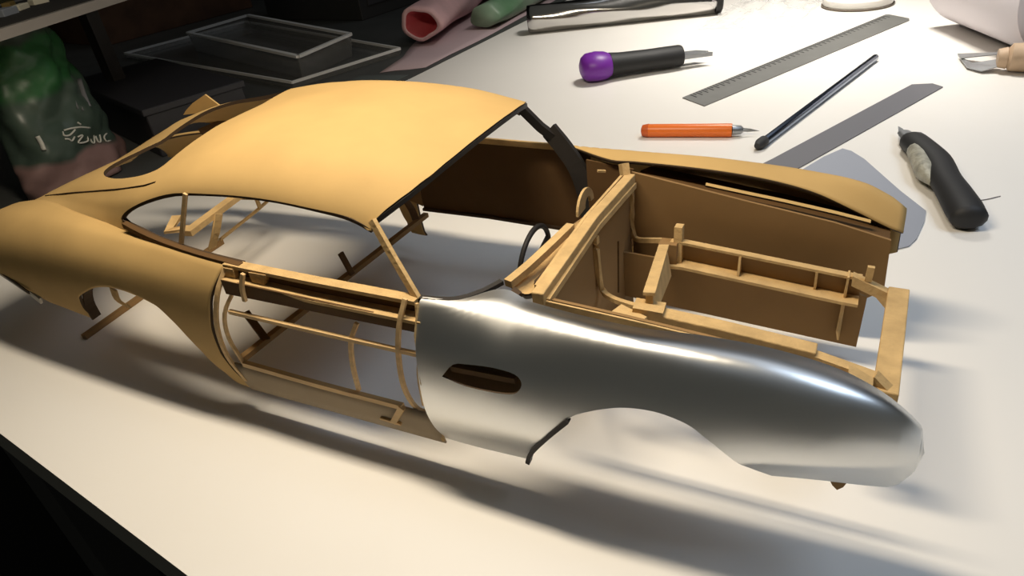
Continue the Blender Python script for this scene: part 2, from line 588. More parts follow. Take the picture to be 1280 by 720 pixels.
# black bar painted in as the shadow edge of the windscreen header
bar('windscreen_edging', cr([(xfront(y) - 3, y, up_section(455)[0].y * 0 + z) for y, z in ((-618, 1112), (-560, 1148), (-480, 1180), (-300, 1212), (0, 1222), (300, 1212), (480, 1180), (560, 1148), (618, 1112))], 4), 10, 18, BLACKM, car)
# windscreen base line
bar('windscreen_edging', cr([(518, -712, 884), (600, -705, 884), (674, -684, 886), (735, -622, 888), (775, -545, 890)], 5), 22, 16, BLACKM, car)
# thin strip dividing the rear quarter window
for s_ in (-1, 1):
    bar('window_ledge', cr([(-325, 722 * s_, 893), (-600, 706 * s_, 903), (-848, 680 * s_, 918), (-1007, 660 * s_, 938), (-1120, 640 * s_, 953)], 3), 26, 26, DKBROWN, car)
    bar('quarter_window_post', [(-618, 634 * s_, 1150), (-735, 672 * s_, 905)], 18, 12, WOOD, car, up=(0, 1, 0))
# dark window edging
for s_ in (-1, 1):
    pth = [(-335, 706, 897), (-600, 690, 905), (-848, 668, 921), (-1007, 648, 944), (-1105, 634, 955), (-1150, 622, 968), (-1078, 618, 1016), (-922, 617, 1075), (-709, 617, 1130), (-480, 619, 1152),
           (-287, 621, 1160), (-104, 623, 1157), (73, 626, 1142), (197, 628, 1128), (270, 630, 1108), (320, 632, 1085)]
    bar('window_edging', cr([(x, (y - 4) * s_, z) for x, y, z in pth], 3), 14, 14, EDGE, car, up=(0, 1, 0))

# ---- near door: open frame of strips
door = empty('door_frame'); door.parent = car
bar('top_rail', [(-408, -722, 897), (52, -724, 888), (530, -726, 884)], 44, 16, CARD2, door)
bar('lower_rail', [(-410, -742, 842), (52, -748, 826), (560, -748, 822)], 60, 14, CARD2, door)
plate([(-410, -716, 800), (-410, -716, 890), (560, -716, 876), (560, -716, 780)], 12, (0, 1, 0), 'rail_slot_shade', DKBROWN, door)  # dark plate painting the shade in the slot under the top rail
plate([(-412, -772, 848), (-412, -772, 780), (560, -776, 782), (560, -772, 826)], 8, (0, 1, 0), 'rail_underside_shade', DKBROWN, door)  # dark strip painting the shaded underside of the lower rail
plate([(-405, -738, 892), (-350, -738, 892), (-350, -738, 846), (-405, -738, 846)], 24, (0, 1, 0), 'spacer_block', CARD2, door)
plate([(-262, -738, 892), (-170, -738, 892), (-195, -738, 842), (-262, -738, 842)], 24, (0, 1, 0), 'spacer_block', CARD2, door)
def strut(name, pts, w=20, t=12, mt=WOOD):
    bar(name, cr(pts, 4), w, t, mt, door, up=(0, 1, 0))
strut('upright', [(-405, -742, 880), (-448, -790, 780), (-505, -812, 620), (-528, -808, 450), (-500, -785, 300)], 20, 12)
strut('upright', [(-372, -758, 800), (-440, -798, 690), (-470, -805, 560), (-455, -795, 420)], 12, 14)
strut('upright', [(497, -750, 900), (470, -785, 800), (445, -800, 671), (432, -800, 520), (450, -785, 410), (500, -780, 392), (545, -775, 396)], 16, 14)
strut('upright', [(535, -780, 700), (520, -800, 600), (500, -790, 440)], 14, 14)
strut('upright', [(262, -775, 765), (222, -792, 680), (200, -798, 560), (183, -790, 430)], 16, 14)
strut('upright', [(-262, -775, 900), (-285, -785, 840), (-292, -790, 775)], 16, 14)
strut('cross_rod', [(-412, -792, 702), (60, -797, 700), (545, -790, 690)], 16, 16)
strut('cross_rod', [(-452, -796, 418), (0, -800, 412), (400, -800, 412)], 22, 22)
strut('bracket', [(402, -806, 415), (345, -800, 330), (330, -797, 312)], 26, 20)
strut('bracket', [(262, -795, 306), (362, -795, 304)], 10, 14)
# sill below the door
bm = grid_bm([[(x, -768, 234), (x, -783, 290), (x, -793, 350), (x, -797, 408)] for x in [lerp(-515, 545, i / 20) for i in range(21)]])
SILLM = mat('shaded_sill_card', (0.34, 0.265, 0.175), 0.75, var=0.08, scale=30)  # card greyed, the sill's shade is put into its colour
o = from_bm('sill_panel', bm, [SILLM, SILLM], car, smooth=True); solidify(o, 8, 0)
plate([(535, -775, 250), (545, -775, 250), (553, -838, 600), (545, -800, 790), (545, -745, 885), (535, -745, 885), (538, -822, 600)], 10, (0.3, 1, 0), 'door_post_edge', CARD2, car)

# far side: door inner board, hinge pillar and belt strip
plate([(-440, 712, 455), (-440, 712, 885), (-340, 716, 905), (62, 720, 900), (400, 720, 884), (640, 712, 878), (660, 712, 430), (446, 712, 430), (0, 712, 452)], 12, (0, 1, 0), 'door_board', DKBROWN, car)  # dark tone puts the roof's shade into the board
bar('belt_strip', [(-420, 705, 905), (62, 708, 902), (520, 706, 890)], 18, 30, CARD2, car)
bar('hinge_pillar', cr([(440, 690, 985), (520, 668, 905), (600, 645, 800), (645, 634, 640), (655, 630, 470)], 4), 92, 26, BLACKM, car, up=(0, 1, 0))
bar('far_door_edging', [(-440, 700, 452), (0, 700, 448), (446, 700, 426), (650, 700, 424)], 24, 16, EDGE, car)
# rear quarter inner lining, far side (seen through the windows)
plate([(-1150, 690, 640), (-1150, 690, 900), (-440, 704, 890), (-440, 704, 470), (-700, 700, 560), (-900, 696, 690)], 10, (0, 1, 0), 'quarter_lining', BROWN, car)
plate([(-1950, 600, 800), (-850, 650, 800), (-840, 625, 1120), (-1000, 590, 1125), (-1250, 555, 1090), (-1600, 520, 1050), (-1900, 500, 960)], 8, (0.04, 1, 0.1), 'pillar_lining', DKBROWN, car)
bar('bumper_slot', cr([(-2420, -752, 690), (-2239, -768, 622), (-1990, -787, 522)], 4), 6, 20, EDGE, car, up=(0, 0, 1))
bar('bumper_strip', cr([(-2400, -735, 620), (-2200, -750, 558), (-2050, -760, 500), (-1960, -768, 464)], 4), 14, 40, mat('pale_card', (0.55, 0.52, 0.46), 0.6), car, up=(0, 0, 1))
# shelf / frame bits under the rear window
bar('rear_crossmember', [(-1490, -123, 590), (-1560, 330, 600), (-1590, 600, 600)], 60, 34, CARD2, car)
bar('rear_stay', [(-1545, -60, 585), (-1600, -150, 610), (-1640, -40, 640)], 60, 20, CARD2, car)
bar('rear_stay', cr([(-1480, 110, 600), (-1500, 60, 500), (-1560, 40, 400)], 3), 50, 14, CARD2, car, up=(1, 0, 0))
bar('rear_stay', [(-1600, 138, 395), (-1661, 517, 400), (-1690, 700, 410)], 18, 14, CARD2, car)
bar('rear_stay', [(-1570, 330, 600), (-1620, 520, 500), (-1661, 560, 400)], 30, 12, CARD2, car, up=(1, 0, 0))
# inner wheel arch strip rear near
for s_ in (-1, 1):
    bar('arch_lip', cr([(-1575, 735 * s_, 410), (-1556, 742 * s_, 508), (-1478, 748 * s_, 612), (-1324, 752 * s_, 684), (-1134, 754 * s_, 720), (-958, 754 * s_, 702), (-845, 752 * s_, 668)], 3), 10, 50, EDGE, car, up=(0, 1, 0))
bar('inner_arch', cr([(-1440, -660, 560), (-1490, -640, 470), (-1500, -600, 400)], 3), 40, 12, CARD2, car, up=(0, 1, 0))
# floor cross rods
bar('floor_rod', [(-520, -760, 395), (-490, 0, 395), (-456, 735, 395)], 34, 26, BROWN, car)
bar('floor_rod', [(-2005, -650, ZT + 17), (-2060, -100, ZT + 17), (-2090, 500, ZT + 17)], 34, 30, BROWN, car)
bar('floor_rod_stay', [(-466, 5, 400), (-505, 5, 527)], 30, 16, DKBROWN, car)
bar('floor_rod_stay', [(-500, -610, 400), (-640, -560, 500)], 34, 16, DKBROWN, car)
bar('floor_rod_stay', cr([(-468, 640, 400), (-520, 690, 440), (-560, 700, 500)], 3), 40, 14, DKBROWN, car)

# ---- engine bay
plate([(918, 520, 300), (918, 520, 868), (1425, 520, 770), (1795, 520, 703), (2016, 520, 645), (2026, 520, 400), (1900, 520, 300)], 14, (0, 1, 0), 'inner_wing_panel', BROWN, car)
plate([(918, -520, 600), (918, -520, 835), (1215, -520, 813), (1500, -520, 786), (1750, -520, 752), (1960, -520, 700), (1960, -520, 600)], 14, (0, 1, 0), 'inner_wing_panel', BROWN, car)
plate([(925, -545, 840), (1215, -545, 820), (1500, -545, 795), (1780, -545, 752), (1780, -545, 700), (925, -545, 790)], 8, (0, 1, 0), 'inner_wing_panel', CARD2, car)
# flange under the far wing opening
bm = grid_bm([[(x, 545, z - 4), (x, 562, z + 2)] for x, z in ((1250, 815), (1400, 792), (1600, 762), (1800, 728), (1930, 702))])
solidify(from_bm('wing_flange', bm, [CARD, EDGE], car), 10, 0)
bm = grid_bm([[(x, 527, z), (x, 640, z + 5), (x, 808, z - 45)] for x, z in ((925, 815), (1180, 780), (1400, 745), (1600, 715), (1800, 680), (2010, 640))])
solidify(from_bm('wing_gap_shade', bm, [DKBROWN, EDGE], car), 8, 0)  # dark board added so the gap beneath the far wing reads shaded
# chassis rails: far one is a channel open to the middle, near one a box beam
def rail_z(x): return lin([(1100, 612), (1210, 617), (1870, 548), (1920, 545)], x)
rail = empty('chassis_rail'); rail.parent = car
xs = [1100, 1210, 1870, 1930]
plate([(x, 372, rail_z(x)) for x in xs] + [(x, 372, rail_z(x) - 104) for x in reversed(xs)], 12, (0, 1, 0), 'web', BROWN, rail)
bar('top_flange', [(x, 360, rail_z(x)) for x in xs], 34, 12, CARD2, rail)
bar('bottom_flange', [(x, 335, rail_z(x) - 100) for x in xs], 76, 14, CARD2, rail)
for x in (1450, 1760):
    plate([(x, 372, rail_z(x) - 6), (x, 342, rail_z(x) - 6), (x, 318 if x == 1450 else 345, rail_z(x) - 96), (x, 372, rail_z(x) - 96)], 10, (1, 0, 0), 'web_rib', CARD2, rail)
plate([(912, 385, 515), (912, 385, 268), (1090, 385, 250), (1600, 385, 208), (1955, 385, 180), (1962, 385, 440), (1925, 385, 455), (1700, 385, 470)], 12, (0, 1, 0), 'side_plate', BROWN, rail)
plate([(1880, 380, 560), (1880, 330, 555), (1870, 335, 280), (1880, 380, 200)], 8, (1, 0, 0), 'end_web', CARD2, rail)
rail2 = empty('chassis_rail'); rail2.parent = car
bar('beam', [(1190, -290, 668), (1500, -290, 646), (1810, -290, 612)], 62, 50, CARD2, rail2, bevel=0.0006)
bar('beam_end', [(1800, -300, 596), (1995, -330, 570)], 40, 56, CARD2, rail2)
plate([(1915, -360, 630), (1990, -375, 600), (1985, -375, 520), (1915, -360, 540)], 50, (0, 1, 0), 'end_block', CARD2, rail2)
# front frame
ff = empty('radiator_frame'); ff.parent = car
bar('cross_bar', [(2068, 370, 490), (2050, 0, 512), (2030, -375, 548)], 76, 46, CARD2, ff, bevel=0.0006)
plate([(1895, 345, 566), (1895, 345, 520), (1990, 345, 480), (2060, 345, 400), (2060, 345, 462), (2035, 345, 505)], 40, (0, 1, 0), 'arm', CARD2, ff)
bar('arm', [(1985, -330, 590), (2040, -345, 545)], 40, 40, CARD2, ff)
bar('peg', [(1952, 340, 545), (1955, 340, 612)], 18, 26, CARD2, ff, up=(1, 0, 0))
# suspension cross plank
cm = empty('crossmember'); cm.parent = car
plate([(1128, 300, 618), (1232, -285, 748), (1236, -285, 640), (1150, 300, 470)], 26, (1, 0.15, 0), 'plank', CARD2, cm)
bar('plank_cap', [(1128, 300, 622), (1232, -285, 752)], 44, 12, CARD2, cm)
plate([(1160, 375, 690), (1195, 375, 690), (1200, 345, 500), (1160, 345, 500)], 40, (0, 1, 0), 'bracket', CARD2, cm)
plate([(1100, 345, 620), (1180, 345, 620), (1180, 345, 520), (1100, 345, 520)], 60, (0, 1, 0), 'block', BROWN, cm)
bar('foot', [(1180, -300, 700), (1290, -290, 690)], 70, 30, CARD2, cm)
bar('foot', [(1120, -330, 690), (1230, -370, 680)], 60, 22, CARD2, cm)
# bulkhead and its flanges
bk = empty('bulkhead'); bk.parent = car
plate([(905, 510, 250), (905, 510, 850), (905, 0, 850), (905, -510, 850), (905, -510, 640), (905, -300, 420), (905, -150, 130), (905, 510, 130)], 12, (1, 0, 0), 'board', BROWN, bk)
bar('flange', cr([(918, 506, 855), (920, 506, 700), (922, 500, 560), (945, 490, 530), (1010, 440, 560), (1100, 372, 606)], 3), 18, 22, CARD2, bk)
bar('flange', cr([(922, 10, 800), (922, 10, 700), (925, 20, 560), (940, 20, 520), (985, -60, 560), (1080, -200, 640), (1190, -290, 690)], 3), 22, 18, CARD2, bk)
bar('board_seam', [(913, 306, 614), (913, 280, 350)], 8, 8, DKBROWN, bk, up=(1, 0, 0))
plate([(925, 20, 800), (925, 20, 520), (1185, 330, 520), (1150, 300, 560)], 6, (1, -1, 0), 'footwell_board', BROWN, bk) if False else None
# scuttle: beam across the car in layered strips
sc = empty('scuttle'); sc.parent = car
bar('beam', [(918, -560, 850), (918, 0, 872), (918, 500, 840)], 46, 52, CARD2, sc, up=(0, 0, 1), bevel=0.0005)
bar('beam_strip', [(886, -500, 846), (884, 0, 868), (884, 470, 846)], 12, 44, CARD2, sc)
bar('beam_strip', [(946, -540, 832), (940, 0, 850), (940, 490, 815)], 18, 26, CARD2, sc)
bar('screen_strip', cr([(785, -520, 868), (812, -420, 876), (838, -270, 884), (858, -90, 886)], 4), 34, 30, CARD2, sc)
bm = grid_bm([[(lerp(785 if y < -100 else 800 + (y + 100) * 0.25, 892, k / 6), y, 846 - 26 * math.sin(math.pi * k / 6)) for k in range(7)] for y in (-505, -420, -300, -200, -100, 0, 100, 200)])
solidify(from_bm('shelf', bm, [CARD2, EDGE], sc), 8, 0)
bar('end_block', [(905, 485, 800), (880, 520, 905)], 34, 60, CARD2, sc)
# demister arch plate
pts = [(765, 300 + 100 * math.cos(a), 775 + 90 * math.sin(a)) for a in [math.radians(d) for d in range(0, 181, 15)]]
inn = [(765, 325 + 36 * math.cos(a), 778 + 40 * math.sin(a)) for a in [math.radians(d) for d in range(180, -1, -15)]]
plate(pts + inn, 12, (1, 0, 0), 'arch_plate', CARD2, sc)
plate([(862, -470, 848), (850, -440, 842), (862, -340, 846), (880, -320, 852), (884, -400, 856)], 6, (0.2, 0, 1), 'slot_shade_patch', EDGE, sc)  # dark patches paint the shade inside the shelf slots
plate([(800, -560, 845), (840, -590, 845), (850, -545, 850), (810, -520, 850)], 20, (0, 0, 1), 'slot_shade_patch', EDGE, sc)
plate([(655, 625, 430), (655, 625, 868), (905, 590, 850), (905, 590, 430)], 10, (0.1, 1, 0), 'side_shade_board', DKBROWN, sc)  # dark board added to make the far cowl interior look shaded
bar('light_chip', [(742, 540, 850), (775, 560, 842)], 12, 10, CARD2, sc)

# steering wheel
sw = empty('steering_wheel'); sw.parent = car
bm = bmesh.new()
cn = Vector((590, 80, 590)); ax = Vector((-0.97, 0.2, 0.08)).normalized()
u_ = Vector((0, 1, 0)); w_ = ax.cross(u_).normalized()
NS, NT = 40, 8
rg = []
for i in range(NS):
    a = 2 * math.pi * i / NS
    rd = u_ * math.cos(a) + w_ * math.sin(a)
    rg.append([bm.verts.new(cn + rd * (165 + 13 * math.cos(b)) + ax * 13 * math.sin(b)) for b in [2 * math.pi * k / NT for k in range(NT)]])
for i in range(NS):
    for k in range(NT):
        bm.faces.new((rg[i][k], rg[(i + 1) % NS][k], rg[(i + 1) % NS][(k + 1) % NT], rg[i][(k + 1) % NT]))
from_bm('rim', bm, BLACKM, sw, smooth=True)
for a in (math.radians(200), math.radians(-20), math.radians(90)):
    rd = u_ * math.cos(a) + w_ * math.sin(a)
    bar('spoke', [cn, cn + rd * 162], 22, 8, BLACKM, sw, up=ax)
bar('column', [cn, cn - ax * 300], 36, 36, BLACKM, sw, n=10, up=(0, 1, 0))

# ================================================================ THINGS ON THE TABLE
def Z(z): return ZT + z
def lathe(name, prof, a, b, mt, parent=None, n=24, sx=1.0, up=(0, 0, 1), flat=1.0):
    """profile [(t along a->b in 0..1, radius)] spun round the axis a->b; flat squashes height."""
    a, b = Vector(a), Vector(b)
    d = (b - a); t = d.normalized()
    side = t.cross(Vector(up)).normalized(); u = side.cross(t)
    bm = bmesh.new(); rings = []
    for tt, rr in prof:
        c = a + d * tt
        rings.append([bm.verts.new(c + side * math.cos(2 * math.pi * k / n) * rr + u * math.sin(2 * math.pi * k / n) * rr * flat) for k in range(n)])
    for p, q in zip(rings, rings[1:]):
        for k in range(n):
            bm.faces.new((p[k], p[(k + 1) % n], q[(k + 1) % n], q[k]))
    bm.faces.new(rings[0][::-1]); bm.faces.new(rings[-1])
    o = from_bm(name, bm, mt, parent, smooth=True)
    try: o.data.set_sharp_from_angle(angle=math.radians(45))
    except Exception: pass
    return o

RULER = mat('grey_ruler_steel', (0.19, 0.19, 0.18), 0.5, metal=0.25, var=0.05, scale=40)
INK = mat('dark_ink', (0.03, 0.03, 0.03), 0.7)
# long graduated ruler
ru = empty('steel_ruler'); tag(ru, 'long grey steel ruler with graduation ticks along its far edge', 'ruler')
e0, e1 = Vector((321, 3906, 0)), Vector((1908, 7075, 0)); f0, f1 = Vector((570, 3690, 0)), Vector((2150, 6760, 0))
d_ = (e1 - e0).normalized()
bm = bmesh.new()
poly = [e0, f0, f1, f1 + d_ * 60 - (f1 - e1) * 0.12, e1 + (f1 - e1) * 0.1 + d_ * 30, e1]
plate([Vector((p.x, p.y, Z(5))) for p in poly], 9, (0, 0, 1), bm=bm)
from_bm('blade', bm, RULER, ru)
bm = bmesh.new()
nrm = (f0 - e0).normalized()
L = (e1 - e0).length
k = 0; t = 90
while t < L - 60:
    ln = 100 if k % 2 == 0 else 50
    p = e0 + d_ * t + nrm * 12
    plate([(p.x, p.y, Z(10.2)), (p.x + nrm.x * ln, p.y + nrm.y * ln, Z(10.2)), (p.x + nrm.x * ln + d_.x * 16, p.y + nrm.y * ln + d_.y * 16, Z(10.2)), (p.x + d_.x * 16, p.y + d_.y * 16, Z(10.2))], 0.8, (0, 0, 1), bm=bm)
    t += 40; k += 1
from_bm('graduation_marks', bm, INK, ru)
# plain steel strip
bm = bmesh.new()
plate([(1080, 2160, Z(5)), (1330, 2110, Z(5)), (2405, 4330, Z(5)), (2330, 4420, Z(5)), (2175, 4385, Z(5)), (1298, 2574, Z(5))], 9, (0, 0, 1), bm=bm)
tag(from_bm('steel_strip', bm, mat('plain_strip_steel', (0.16, 0.16, 0.175), 0.5, metal=0.25)), 'plain grey steel strip without ticks, lying behind the cardboard front wing', 'strip')
# dark blued tube between the two rulers
tb = empty('steel_tube'); tag(tb, 'thin dark blue steel tube lying between the ruler and the plain strip', 'tube')
BLUE = mat('blued_steel', (0.22, 0.27, 0.36), 0.22, metal=1.0)
lathe('tube', [(0, 28), (0.01, 33), (0.99, 33), (1, 28)], (1200, 2830, Z(34)), (1868, 5151, Z(34)), BLUE, tb)
lathe('end_plug', [(0, 22), (0.4, 40), (0.9, 40), (1, 32)], (1168, 2720, Z(42)), (1204, 2845, Z(42)), INK, tb)
# orange craft knife
kn = empty('craft_knife'); tag(kn, 'orange pen shaped craft knife with a fine metal nib blade', 'craft knife')
ORANGE = mat('orange_plastic', (0.78, 0.17, 0.02), 0.35)
lathe('handle', [(0, 30), (0.015, 48), (0.06, 52), (0.98, 52), (1, 50)], (250, 2910, Z(52)), (935, 3000, Z(52)), ORANGE, kn)
lathe('end_cap', [(0, 25), (0.15, 44), (0.9, 54), (1, 54)], (232, 2908, Z(52)), (292, 2915, Z(52)), mat('dark_orange_plastic', (0.55, 0.1, 0.015), 0.4), kn)
lathe('collar', [(0, 40), (0.8, 34), (1, 18)], (935, 3000, Z(52)), (1015, 3025, Z(50)), STEEL, kn)
bm = bmesh.new(); plate([(1005, 3024, Z(66)), (1005, 3024, Z(36)), (1050, 3030, Z(32)), (1135, 3040, Z(40)), (1065, 3035, Z(58))], 5, (0, 1, 0), bm=bm); from_bm('blade', bm, STEEL, kn)
# chunky snap off knife with purple end
pk = empty('utility_knife'); tag(pk, 'chunky black utility knife with a round purple end cap', 'utility knife')
PURP = mat('purple_plastic', (0.17, 0.025, 0.33), 0.4)
RUB = mat('black_rubber', (0.015, 0.015, 0.015), 0.6)
pa, pb = Vector((-840, 4330, Z(150))), Vector((50, 4930, Z(120)))
lathe('end_cap', [(0, 70), (0.06, 125), (0.2, 168), (0.5, 182), (0.8, 168), (1, 132)], pa, pa.lerp(pb, 0.30), PURP, pk, flat=0.82)
lathe('handle', [(0, 140), (0.15, 128), (0.5, 122), (0.97, 126), (1, 118)], pa.lerp(pb, 0.29), pb, RUB, pk, flat=0.85)
dd = (pb - pa).normalized(); nn = Vector((-dd.y, dd.x, 0)).normalized()
for off, nm in ((58, 'blade'), (-58, 'blade_holder')):
    bm = bmesh.new()
    c0 = pb + nn * off
    plate([c0 + nn * 48, c0 - nn * 48, c0 - nn * 48 + dd * 300, c0 + nn * 48 + dd * 200][:4], 14 if nm == 'blade' else 40, (0, 0, 1), bm=bm)
    from_bm(nm, bm, STEEL, pk)
# black curved retractable knife
bk2 = empty('box_cutter'); tag(bk2, 'curved black rubber grip knife with a pale ribbed inlay, right of the model', 'utility knife')
path = cr([(2150, 2930, Z(70)), (2215, 2740, Z(80)), (2300, 2480, Z(85)), (2340, 2230, Z(85)), (2385, 2010, Z(85)), (2430, 1790, Z(80)), (2448, 1700, Z(75))], 5)
wfs = [(0, 0.6), (0.06, 0.95), (0.3, 1.0), (0.55, 0.95), (0.8, 1.05), (0.94, 0.98), (1, 0.6)]
bm = bmesh.new(); sweep(bm, path, 190, 150, n=14, wf=lambda t: lin(wfs, t)); from_bm('grip', bm, RUB, bk2, smooth=True)
INL = mat('ribbed_inlay', (0.33, 0.32, 0.26), 0.5, var=0.3, scale=160, bump=0.6, bscale=500)
ip = cr([(2170, 2760, Z(80)), (2205, 2560, Z(82)), (2235, 2350, Z(82)), (2270, 2170, Z(80))], 5)
bm = bmesh.new(); sweep(bm, ip, 120, 130, n=12, wf=lambda t: lin([(0, 0.4), (0.15, 0.9), (0.7, 1), (1, 0.3)], t)); from_bm('inlay', bm, INL, bk2, smooth=True)
lathe('blade_guide', [(0, 45), (1, 55)], (2118, 3040, Z(70)), (2155, 2920, Z(72)), STEEL, bk2, n=12, flat=0.5)
bm = bmesh.new(); plate([(2140, 3000, Z(62)), (2085, 3000, Z(62)), (2080, 3180, Z(62)), (2110, 3130, Z(62))], 10, (0, 0, 1), bm=bm); from_bm('blade', bm, STEEL, bk2)
# loose thread
tag(bar('thread', cr([(2490, 2120, Z(3)), (2560, 2150, Z(4)), (2640, 2215, Z(3))], 5), 6, 6, mat('grey_thread', (0.2, 0.18, 0.18), 0.8), None, n=6), 'short grey thread on the white table right of the black knife', 'thread')
# aluminium scrap sheet
bm = bmesh.new()
sp = [(1500, 2380), (1633, 2671), (1740, 2839), (1800, 2800), (1888, 2667), (2114, 2180), (2250, 1924), (2240, 1780), (2200, 1560), (2165, 1470), (2084, 1400), (1900, 1330), (1500, 1500)]
plate([(x, y, Z(6)) for x, y in sp], 7, (0, 0, 1), bm=bm)
tag(from_bm('aluminium_offcut', bm, mat('dull_aluminium', (0.33, 0.35, 0.40), 0.5, metal=0.4)), 'angular offcut of aluminium sheet lying beyond the tip of the cardboard wing', 'metal sheet')
# beige handled knife at right edge
bg = empty('hobby_knife'); tag(bg, 'beige handled knife with a wide steel blade at the right edge', 'knife')
BEI = mat('beige_wood', (0.50, 0.36, 0.24), 0.6, var=0.15, scale=60)
lathe('handle', [(0, 70), (0.05, 118), (0.4, 130), (1, 120)], (2860, 4800, Z(125)), (3500, 4760, Z(125)), BEI, bg, flat=0.95)
lathe('ferrule', [(0, 75), (1, 90)], (2800, 4800, Z(115)), (2865, 4800, Z(118)), BEI, bg)
bm = bmesh.new(); plate([(2540, 5230, Z(40)), (2830, 5060, Z(95)), (2830, 5000, Z(95)), (2560, 5080, Z(40))], 8, (0, 0, 1), bm=bm); from_bm('blade', bm, STEEL, bg)
bm = bmesh.new(); plate([(2545, 5220, Z(30)), (2600, 4850, Z(20)), (2700, 4730, Z(24)), (2830, 4760, Z(60)), (2830, 4900, Z(80)), (2640, 4960, Z(30))], 8, (0.1, -0.2, 1), bm=bm); from_bm('blade_guard', bm, STEEL, bg)
# foil roll
fo = empty('foil_roll'); tag(fo, 'shiny roll of metal foil lying along the far side of the table', 'foil roll')
FOIL = mat('shiny_foil', (0.62, 0.61, 0.6), 0.16, metal=1.0, bump=0.35, bscale=26, stretch=(1, 1, 1))
bm = bmesh.new(); rings = []
fa, fb = Vector((-2460, 6560, Z(185))), Vector((-130, 7440, Z(185)))
ft = (fb - fa).normalized(); fs_ = ft.cross(Vector((0, 0, 1))).normalized()
N = 40
for i in range(31):
    c = fa.lerp(fb, i / 30)
    ring = []
    for k in range(N):
        a = 2 * math.pi * k / N
        rr = 178 + 4 * math.sin(5 * a + i * 0.5) + random.uniform(-1.5, 1.5)
        if i == 0: rr *= 0.97
        ring.append(bm.verts.new(c + fs_ * math.cos(a) * rr + Vector((0, 0, 1)) * math.sin(a) * rr))
    rings.append(ring)
for p, q in zip(rings, rings[1:]):
    for k in range(N): bm.faces.new((p[k], p[(k + 1) % N], q[(k + 1) % N], q[k]))
inner = [bm.verts.new(fa + ft * 6 + (v.co - fa) * 0.62) for v in rings[0]]
deep = [bm.verts.new(fa + ft * 250 + (v.co - fa) * 0.62) for v in rings[0]]
for k in range(N):
    bm.faces.new((rings[0][k], inner[k], inner[(k + 1) % N], rings[0][(k + 1) % N]))
    bm.faces.new((inner[k], deep[k], deep[(k + 1) % N], inner[(k + 1) % N]))
bm.faces.new(rings[-1])
from_bm('foil', bm, FOIL, fo, smooth=True)
lathe('end_cap', [(0, 180), (0.2, 183), (0.8, 183), (1, 150)], fb, fb + ft * 90, RUB, fo)
# round white lid
ld = empty('round_lid'); tag(ld, 'round white lid with a dark rim at the far edge of the table', 'lid')
WHITE = mat('white_plastic', (0.78, 0.76, 0.72), 0.4)
lathe('lid', [(0, 395), (0.3, 410), (0.8, 405), (0.95, 385), (1, 350)], (1575, 7700, Z(20)), (1575, 7700, Z(120)), WHITE, ld, n=48, up=(1, 0, 0))
lathe('rim', [(0, 405), (0.8, 420), (1, 405)], (1575, 7700, Z(0)), (1575, 7700, Z(22)), mat('dark_rim', (0.16, 0.13, 0.1), 0.5), ld, n=48, up=(1, 0, 0))
# crumpled film
bm = bmesh.new()
NN = 34
V = []
for i in range(NN):
    row = []
    for j in range(NN):
        u, v = i / (NN - 1) * 2 - 1, j / (NN - 1) * 2 - 1
        rr = math.sqrt(u * u + v * v)
        hgt = max(0, 1 - rr * 0.85) * 190 * (0.55 + 0.45 * math.sin(7 * u + 3 * v) * math.cos(6 * v - 2 * u)) + random.uniform(0, 26)
        row.append(bm.verts.new((520 + u * 560 + random.uniform(-15, 15) + 120 * v, 7350 + v * 820 + random.uniform(-20, 20), Z(6 + hgt))))
    V.append(row)
for i in range(NN - 1):
    for j in range(NN - 1):
        bm.faces.new((V[i][j], V[i + 1][j], V[i + 1][j + 1], V[i][j + 1]))
tag(from_bm('plastic_film', bm, mat('clear_film', (0.85, 0.85, 0.84), 0.15, alpha=0.28), smooth=True), 'crumpled clear plastic film right of the foil roll', 'plastic film')
# white paper roll top right
pr = empty('paper_roll'); tag(pr, 'large white paper roll in the far right corner of the table', 'paper roll')
PAPER = mat('white_paper', (0.72, 0.68, 0.72), 0.75)
pdir = Vector((581, -1355, 0)).normalized(); pn = Vector((-pdir.y, pdir.x, 0))
if pn.x < 0: pn = -pn
st = Vector((2450, 6500, 0))
RR = 560
ca = st + pn * (RR * 0.55) ; cb = ca + pdir * 1650
prof = [(0, RR * 0.9), (0.004, RR), (0.996, RR), (1, RR * 0.9)]
lathe('sheet', prof, (ca.x, ca.y, Z(RR)), (cb.x, cb.y, Z(RR)), PAPER, pr, n=56)
cc = ca - pdir * 12
lathe('core', [(0, 150), (1, 150)], (cc.x, cc.y, Z(RR)), (cc.x + pdir.x * 60, cc.y + pdir.y * 60, Z(RR)), mat('grey_core', (0.3, 0.27, 0.25), 0.8), pr)

# ================================================================ DARK COUNTER ON THE LEFT
CT = 92.0
CNT = mat('dark_counter', (0.075, 0.078, 0.076), 0.5, var=0.15, scale=12)
ct = empty('side_counter'); tag(ct, 'dark grey side counter beyond the left end of the white table', 'counter')
bm = bmesh.new()
plate([(-3990, -1500, CT - 60), (-3110, 4428, CT - 60), (-2930, 7557, CT - 60), (-2820, 11500, CT - 60), (-17800, 11500, CT - 60), (-17800, -1500, CT - 60)], 120, (0, 0, 1), bm=bm)
from_bm('counter_top', bm, CNT, ct)
bm = bmesh.new()
plate([(-4300, -1200, -3000), (-3400, 4428, -3000), (-3200, 7557, -3000), (-3100, 11200, -3000), (-17500, 11200, -3000), (-17500, -1200, -3000)], 5950, (0, 0, 1), bm=bm)
from_bm('cabinet', bm, mat('dark_cabinet', (0.03, 0.03, 0.03), 0.7), ct)

